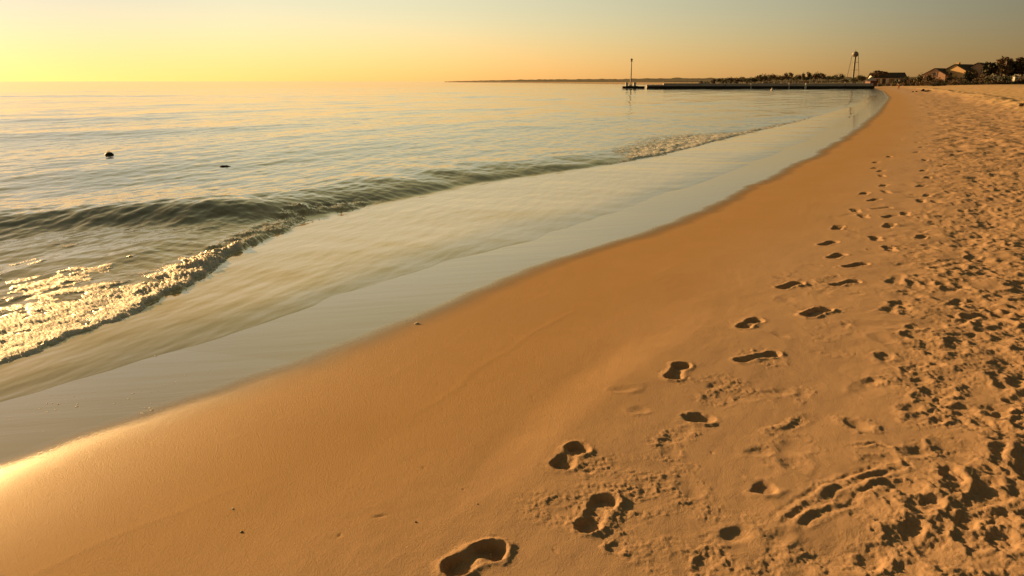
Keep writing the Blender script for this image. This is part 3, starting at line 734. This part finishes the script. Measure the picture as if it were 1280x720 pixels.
shed(1243, 197, .8, 1.8, 'small pale shed between the dark tree and the brown tree')
shed(1268, 197, .9, 1.7, 'wider pale shed low under the trees at the right edge')
x, y = at(1089, 232); z = ground_z(x, y)
ta = empty('beach_hut', (x, y, z), 'small dull red hut with a pale peaked roof left of the white beach house', 'hut', None, .3)
bm = bmesh.new(); box(bm, (0, 0, .8), (2.4, 2.0, 1.6)); mesh_obj('wall', bm, M['red'], ta)
bm = bmesh.new(); lathe(bm, [(1.85, 1.6), (1.80, 1.7), (.08, 2.8)], 4); mesh_obj('roof', bm, M['concrete'], ta)

# ---- water tower ---------------------------------------------------
x, y = at(1065.5, 560); gz = ground_z(x, y)
wt = empty('water_tower', (x, y, gz), 'tall water tower with a dark round tank on slender legs beyond the trees', 'water tower', None, math.radians(20))
u_ = 560/1018.0; topz = EYE-gz+(101.6-63.6)*u_; tz = EYE-gz+(101.6-69.2)*u_; tr = 3.7*u_
bm = bmesh.new()
lathe(bm, [(tr*math.sin(a), tz-tr*.95*math.cos(a)) for a in np.linspace(.12, math.pi-.08, 15)], 24)
tk = mesh_obj('tank', bm, M['tank'], wt, smooth_=True)
bm = bmesh.new(); lathe(bm, [(tr*1.03, tz-.25), (tr*1.16, tz-.20), (tr*1.16, tz+.02), (tr*1.03, tz+.05)], 24); mesh_obj('balcony', bm, M['steel'], tk)
bm = bmesh.new(); tube(bm, [(0, 0, tz+tr*.9), (0, 0, tz+tr*.9+1.6)], .09, 6); mesh_obj('mast', bm, M['steel'], tk)
bm = bmesh.new(); tube(bm, [(.2, 0, -.4), (.2, 0, tz-tr*.85)], .62, 12); mesh_obj('riser_pipe', bm, M['steel'], wt)
for k in range(4):
    a = math.pi/4+k*math.pi/2; bm = bmesh.new()
    tube(bm, [(math.cos(a)*3.9, math.sin(a)*3.9, -.6), (math.cos(a)*tr*.9, math.sin(a)*tr*.9, tz)], .17, 6)
    mesh_obj('leg', bm, M['steel'], wt)
for lv in (.33, .66):
    bm = bmesh.new(); rr_ = 3.9+(tr*.9-3.9)*lv
    P_ = [(math.cos(math.pi/4+k*math.pi/2)*rr_, math.sin(math.pi/4+k*math.pi/2)*rr_, tz*lv) for k in range(4)]
    for k in range(4): tube(bm, [P_[k], P_[(k+1) % 4]], .10, 5)
    mesh_obj('brace', bm, M['steel'], wt)

# ---- jetty ---------------------------------------------------------
JY = 196.0
def jx(px): return (px-640)/1018.0*JY
def jz(py): return EYE-(py-101.6)/1018.0*JY
jt = empty('jetty', (jx(809), JY, 0), 'long low dark jetty with a pale walkway running out from the beach', 'jetty')
bm = bmesh.new(); x0, x1 = jx(809)-jx(809), jx(1093)-jx(809); n = 150
for i in range(n):                                   # timber piles side by side
    xa = x0+(x1-x0)*i/n; wd = (x1-x0)/n
    box(bm, (xa+wd/2, rnd.uniform(-.04, .04), -.4+(jz(107.5)+rnd.uniform(-.03, .03))/2), (wd-.03, .9, .8+jz(107.5)))
mesh_obj('timber_wall', bm, M['timber'], jt)
bm = bmesh.new(); xa = jx(830)-jx(809)
box(bm, ((xa+x1)/2, .9, (jz(104.0)+.2)/2), (x1-xa, .8, jz(104.0)-.2)); box(bm, (x0+(xa-x0)/2, .9, .55), (xa-x0-.02, .8, .7))
mesh_obj('walkway', bm, M['concrete'], jt)
bm = bmesh.new()
for i in range(36):
    xx = xa+(x1-xa-1)*i/35; tube(bm, [(xx, 1.0, jz(104.0)-.02), (xx, 1.0, jz(104.0)+.42)], .04, 5)
tube(bm, [(xa, 1.0, jz(104.0)+.42), (x1-1, 1.0, jz(104.0)+.42)], .035, 5)
mesh_obj('railing', bm, M['steel'], jt)
jh = empty('beacon_platform', (jx(778), JY, 0), 'short detached dark timber platform carrying the light beacon', 'platform')
bm = bmesh.new(); L_ = jx(805.5)-jx(778)
for i in range(14): box(bm, (L_*(i+.5)/14, rnd.uniform(-.04, .04), -.4+jz(107.6)/2), (L_/14-.03, 1.6, .8+jz(107.6)))
mesh_obj('timber_wall', bm, M['timber'], jh)
bm = bmesh.new(); box(bm, (L_*.42, 0, jz(107.6)+.045), (L_*.55, 1.3, .09)); mesh_obj('deck', bm, M['concrete'], jh)
zt = jz(107.6)+.09
bc = empty('light_beacon', (jx(788.5), JY, zt), 'slim light beacon pole with a lantern on the jetty head', 'beacon')
bm = bmesh.new(); lathe(bm, [(.45, 0), (.45, .12), (.2, .35)], 12); mesh_obj('base', bm, M['white'], bc)
H_ = jz(74)-zt
bm = bmesh.new(); tube(bm, [(0, 0, .3), (0, 0, H_-.7)], [.16, .10], 10); mesh_obj('pole', bm, M['steel'], bc)
bm = bmesh.new(); lathe(bm, [(.42, H_-.72), (.42, H_-.66), (.18, H_-.64), (.24, H_-.30), (.34, H_-.28), (.05, H_)], 12); mesh_obj('lantern', bm, M['steel'], bc)
for k, (px_, lb) in enumerate(((783.5, 'white equipment box on the jetty head left of the beacon'), (793.5, 'white equipment box on the jetty head right of the beacon'))):
    bx_ = empty('equipment_box', (jx(px_), JY, zt-.088 if False else zt), lb, 'box', 'white boxes on the jetty head')
    bm = bmesh.new(); box(bm, (0, 0, .36), (.62, .5, .72)); mesh_obj('cabinet', bm, M['white'], bx_)
    bm = bmesh.new(); box(bm, (0, 0, .75), (.70, .58, .06), taper=.9); mesh_obj('lid', bm, M['concrete'], bx_)
def post(px_, top, lb, lean=0, r=.13, m='concrete', cap=True):
    o = empty('mooring_post', (jx(px_), JY-.75, 0), lb, 'post', 'posts standing along the jetty')
    h_ = jz(top)
    bm = bmesh.new(); tube(bm, [(0, 0, -1), (lean*h_*.5, 0, h_*.5), (lean*h_, 0, h_)], [r*1.1, r, r*.95], 8); mesh_obj('shaft', bm, M[m], o)
    bm = bmesh.new(); lathe(bm, [(r*1.15, 0), (r*1.2, .10), (r*.3, .22)], 8, (lean*h_, 0, h_)); mesh_obj('cap', bm, M['white'], o)
post(938, 105.2, 'pale post left of the white buoy, on the seaward face of the jetty', 0)
post(985.5, 104.2, 'tall pale post between the white buoy and the leaning post')
post(1005.5, 104.6, 'white post leaning to the right against the middle of the jetty', .22, .24, 'white')
post(1055, 103.8, 'dark post near the landward end of the jetty', 0, .09, 'timber')
post(905.5, 104.4, 'dark twin-topped post left of all the pale posts on the jetty', 0, .10, 'timber')

# ---- floating things ----------------------------------------------
def water_pt(px, py):
    r = ray(px, py); k = -EYE/r[2]; return k*r[0], k*r[1]
x, y = water_pt(137, 197)
by = empty('mooring_buoy', (x, y, .05), 'small dark dome-shaped buoy floating alone on the bright water', 'buoy', None, .4, .85)
bm = bmesh.new(); lathe(bm, [(.03, -.10), (.11, -.05), (.125, 0), (.11, .045), (.07, .08), (.02, .095)], 20); mesh_obj('float', bm, M['rubber'], by, smooth_=True)
bm = bmesh.new(); tube(bm, [(-.03, 0, .09), (-.025, 0, .115), (0, 0, .125), (.025, 0, .115), (.03, 0, .09)], .007, 6); mesh_obj('ring', bm, M['steel'], by)
x, y = water_pt(281, 209.5)
dw = empty('driftwood', (x, y, .022), 'flat dark piece of driftwood awash right of the dome-shaped buoy', 'driftwood', None, .15)
bm = bmesh.new(); tube(bm, [(-.11, 0, .0), (-.05, .01, .008), (.04, 0, .008), (.12, -.01, .0)], [.008, .018, .016, .008], 9); mesh_obj('log', bm, M['wood'], dw, smooth_=True)
bm = bmesh.new(); tube(bm, [(.02, 0, .01), (.05, .02, .03)], [.009, .004], 6); mesh_obj('twig', bm, M['wood'], dw)
x, y = water_pt(965, 113)
bo = empty('channel_buoy', (x, y, 0), 'small white buoy floating just off the middle of the jetty', 'buoy')
bm = bmesh.new(); lathe(bm, [(.1, -.15), (.26, -.05), (.28, .08), (.20, .22), (.08, .40), (.03, .50)], 16); mesh_obj('float', bm, M['white'], bo, smooth_=True)

# ---- person walking far down the beach -----------------------------
def skin_obj(name, joints, edges, mat, parent, sub=2):
    me = bpy.data.meshes.new(name); me.from_pydata([j[0] for j in joints], edges, []); me.materials.append(mat)
    o = bpy.data.objects.new(name, me); col.objects.link(o); o.parent = parent
    o.modifiers.new('skin', 'SKIN'); me.skin_vertices.new() if not me.skin_vertices else None
    for v, j in zip(me.skin_vertices[0].data, joints): v.radius = (j[1], j[1] if len(j) < 3 else j[2])
    me.skin_vertices[0].data[0].use_root = True
    m_ = o.modifiers.new('sub', 'SUBSURF'); m_.levels = m_.render_levels = sub
    return o
px_, Yp = 1124.0, 150.0
x, y = at(px_, Yp)
pe = empty('person', (x, y, ground_z(x, y)), 'person in dark top and reddish trousers walking along the far beach', 'person', None, math.radians(-28))
J = [((0, 0, .92), .14, .10), ((0, .01, 1.15), .13, .09), ((0, .02, 1.36), .155, .10), ((0, .03, 1.46), .055), ((0, .05, 1.56), .085), ((0, .05, 1.66), .075),
     ((-.09, .06, .82), .085), ((-.09, .22, .48), .06), ((-.09, .26, .08), .042), ((-.09, .36, .03), .035),
     ((.09, -.06, .82), .085), ((.09, -.12, .48), .06), ((.09, -.40, .16), .042), ((.09, -.36, .05), .035),
     ((-.20, .02, 1.38), .05), ((-.24, -.10, 1.12), .042), ((-.23, -.06, .90), .032), ((-.22, -.03, .80), .03),
     ((.20, .02, 1.38), .05), ((.24, .10, 1.12), .042), ((.23, .22, .95), .032), ((.22, .28, .88), .03)]
E_ = [(0, 1), (1, 2), (2, 3), (3, 4), (4, 5), (0, 6), (6, 7), (7, 8), (8, 9), (0, 10), (10, 11), (11, 12), (12, 13), (2, 14), (14, 15), (15, 16), (16, 17), (2, 18), (18, 19), (19, 20), (20, 21)]
skin_obj('body', J, E_, M['skin'], pe)
skin_obj('shirt', [((0, 0, .95), .155, .115), ((0, .01, 1.15), .145, .105), ((0, .02, 1.37), .165, .11), ((-.2, .02, 1.38), .062), ((-.24, -.09, 1.14), .052), ((.2, .02, 1.38), .062), ((.24, .09, 1.14), .052)],
         [(0, 1), (1, 2), (2, 3), (3, 4), (2, 5), (5, 6)], M['cloth_dark'], pe)
skin_obj('trousers', [((0, 0, .94), .15, .115), ((-.09, .06, .82), .10), ((-.09, .22, .48), .075), ((-.09, .26, .14), .06), ((.09, -.06, .82), .10), ((.09, -.12, .48), .075), ((.09, -.38, .2), .06)],
         [(0, 1), (1, 2), (2, 3), (0, 4), (4, 5), (5, 6)], M['cloth_red'], pe)
bm = bmesh.new(); lathe(bm, [(.10, 1.64), (.105, 1.69), (.07, 1.75), (.02, 1.77)], 12, (0, .05, 0)); lathe(bm, [(.16, 1.64), (.15, 1.655)], 12, (0, .07, 0)); mesh_obj('cap', bm, M['white'], pe)

# ---- seaweed clumps, pebbles, foam scraps --------------------------
def weed(px, py, wd, h_, lb, seed, grp='seaweed clumps on the far beach'):
    x, y, _ = ground_hit(px, py); r = random.Random(seed); z = ground_z(x, y)
    o = empty('seaweed_clump', (x, y, z), lb, 'seaweed', grp)
    bm = bmesh.new()
    for k in range(34):
        a = r.uniform(0, 6.28); q = r.uniform(0, wd/2); cx_, cy_ = q*math.cos(a), q*math.sin(a)*.6
        tube(bm, [(cx_, cy_, -.02), (cx_+r.uniform(-.2, .2)*wd, cy_+r.uniform(-.1, .1), h_*r.uniform(.5, 1)), (cx_+r.uniform(-.4, .4)*wd, cy_+r.uniform(-.2, .2), h_*r.uniform(0, .5))], [h_*.16, h_*.12, h_*.05], 5)
    mesh_obj('fronds', bm, M['weed'], o)
    o2 = bmesh.new(); lathe(o2, [(wd*.42, -.02), (wd*.40, h_*.25), (wd*.2, h_*.45), (.02, h_*.5)], 12); mesh_obj('mound', o2, M['weed'], o)
weed(1153.5, 114.2, .42, .36, 'upright dark seaweed clump left of the flat one on the far beach', 1)
weed(1159.5, 114.6, .9, .22, 'flat wide dark seaweed clump on the far beach', 2)
weed(1277, 133, .14, .16, 'small dark clump on the pale ridge at the right edge', 4)
weed(1141, 115.0, .22, .12, 'tiny faint clump farthest left of the three by the pale ridge', 6)
weed(1145.5, 115.0, .2, .16, 'tiny faint clump just left of the upright dark seaweed', 7)
def pebble(px, py, r_, lb, seed, mat='stone', grp='small pebbles on the smooth sand'):
    x, y, _ = ground_hit(px, py); i_ = block_z(x, y); rr_ = random.Random(seed)
    bm = bmesh.new(); bmesh.ops.create_icosphere(bm, subdivisions=2, radius=r_)
    for v in bm.verts:
        v.co *= 1+.25*float(noise(v.co.x/r_*1.3+seed, v.co.y/r_*1.3+v.co.z/r_)); v.co.z *= .6; v.co.x *= 1.4
    o = mesh_obj('pebble', bm, M[mat], None, (x, y, i_+r_*.25), True); o.rotation_euler[2] = rr_.uniform(0, 6)
    tag(o, lb, 'pebble', grp)

pebble(302, 665, .0048, 'dark pebble lying alone low on the smooth sand at the left', 1)
pebble(520, 653, .004, 'dark pebble left of the nearest footprint', 2)
pebble(597, 632, .003, 'tiny dark pebble above the nearest footprint', 3)
pebble(291, 636, .004, 'pale pebble just above the lone dark one', 4, 'scum')
pebble(521, 405, .012, 'small white shell fragment at the wet sand edge', 5, 'scum')

# scraps of foam left lying on the wet sheet of sand below the near wave
bm = bmesh.new(); rf_ = random.Random(77)
lines = [((0, 470), (120, 440)), ((100, 440), (240, 405)), ((0, 482), (70, 474)), ((20, 468), (60, 458)), ((60, 505), (130, 485)), ((90, 450), (180, 432)), ((140, 505), (260, 462)), ((180, 515), (190, 510)), ((40, 490), (200, 440)), ((10, 520), (120, 500))]
for k in range(150):
    (ax, ay), (bx2, by2) = lines[rf_.randrange(len(lines))]; u = rf_.random()
    x, y, z = ground_hit(ax+(bx2-ax)*u+rf_.gauss(0, 5), ay+(by2-ay)*u+rf_.gauss(0, 2.5))
    rr_ = .0018+.0034*rf_.random()**3
    zz = block_z(x, y)
    g_ = bmesh.ops.create_icosphere(bm, subdivisions=1, radius=rr_)
    a_ = 1+1.5*rf_.random()
    for v in g_['verts']: v.co.x *= a_; v.co.z *= .28; v.co += Vector((x, y, zz+rr_*.12))
o = mesh_obj('foam_scraps', bm, M['scum'], None, None, True)
tag(o, 'tiny white scraps of foam strewn over the wet sand below the near wave', 'foam', kind='stuff')
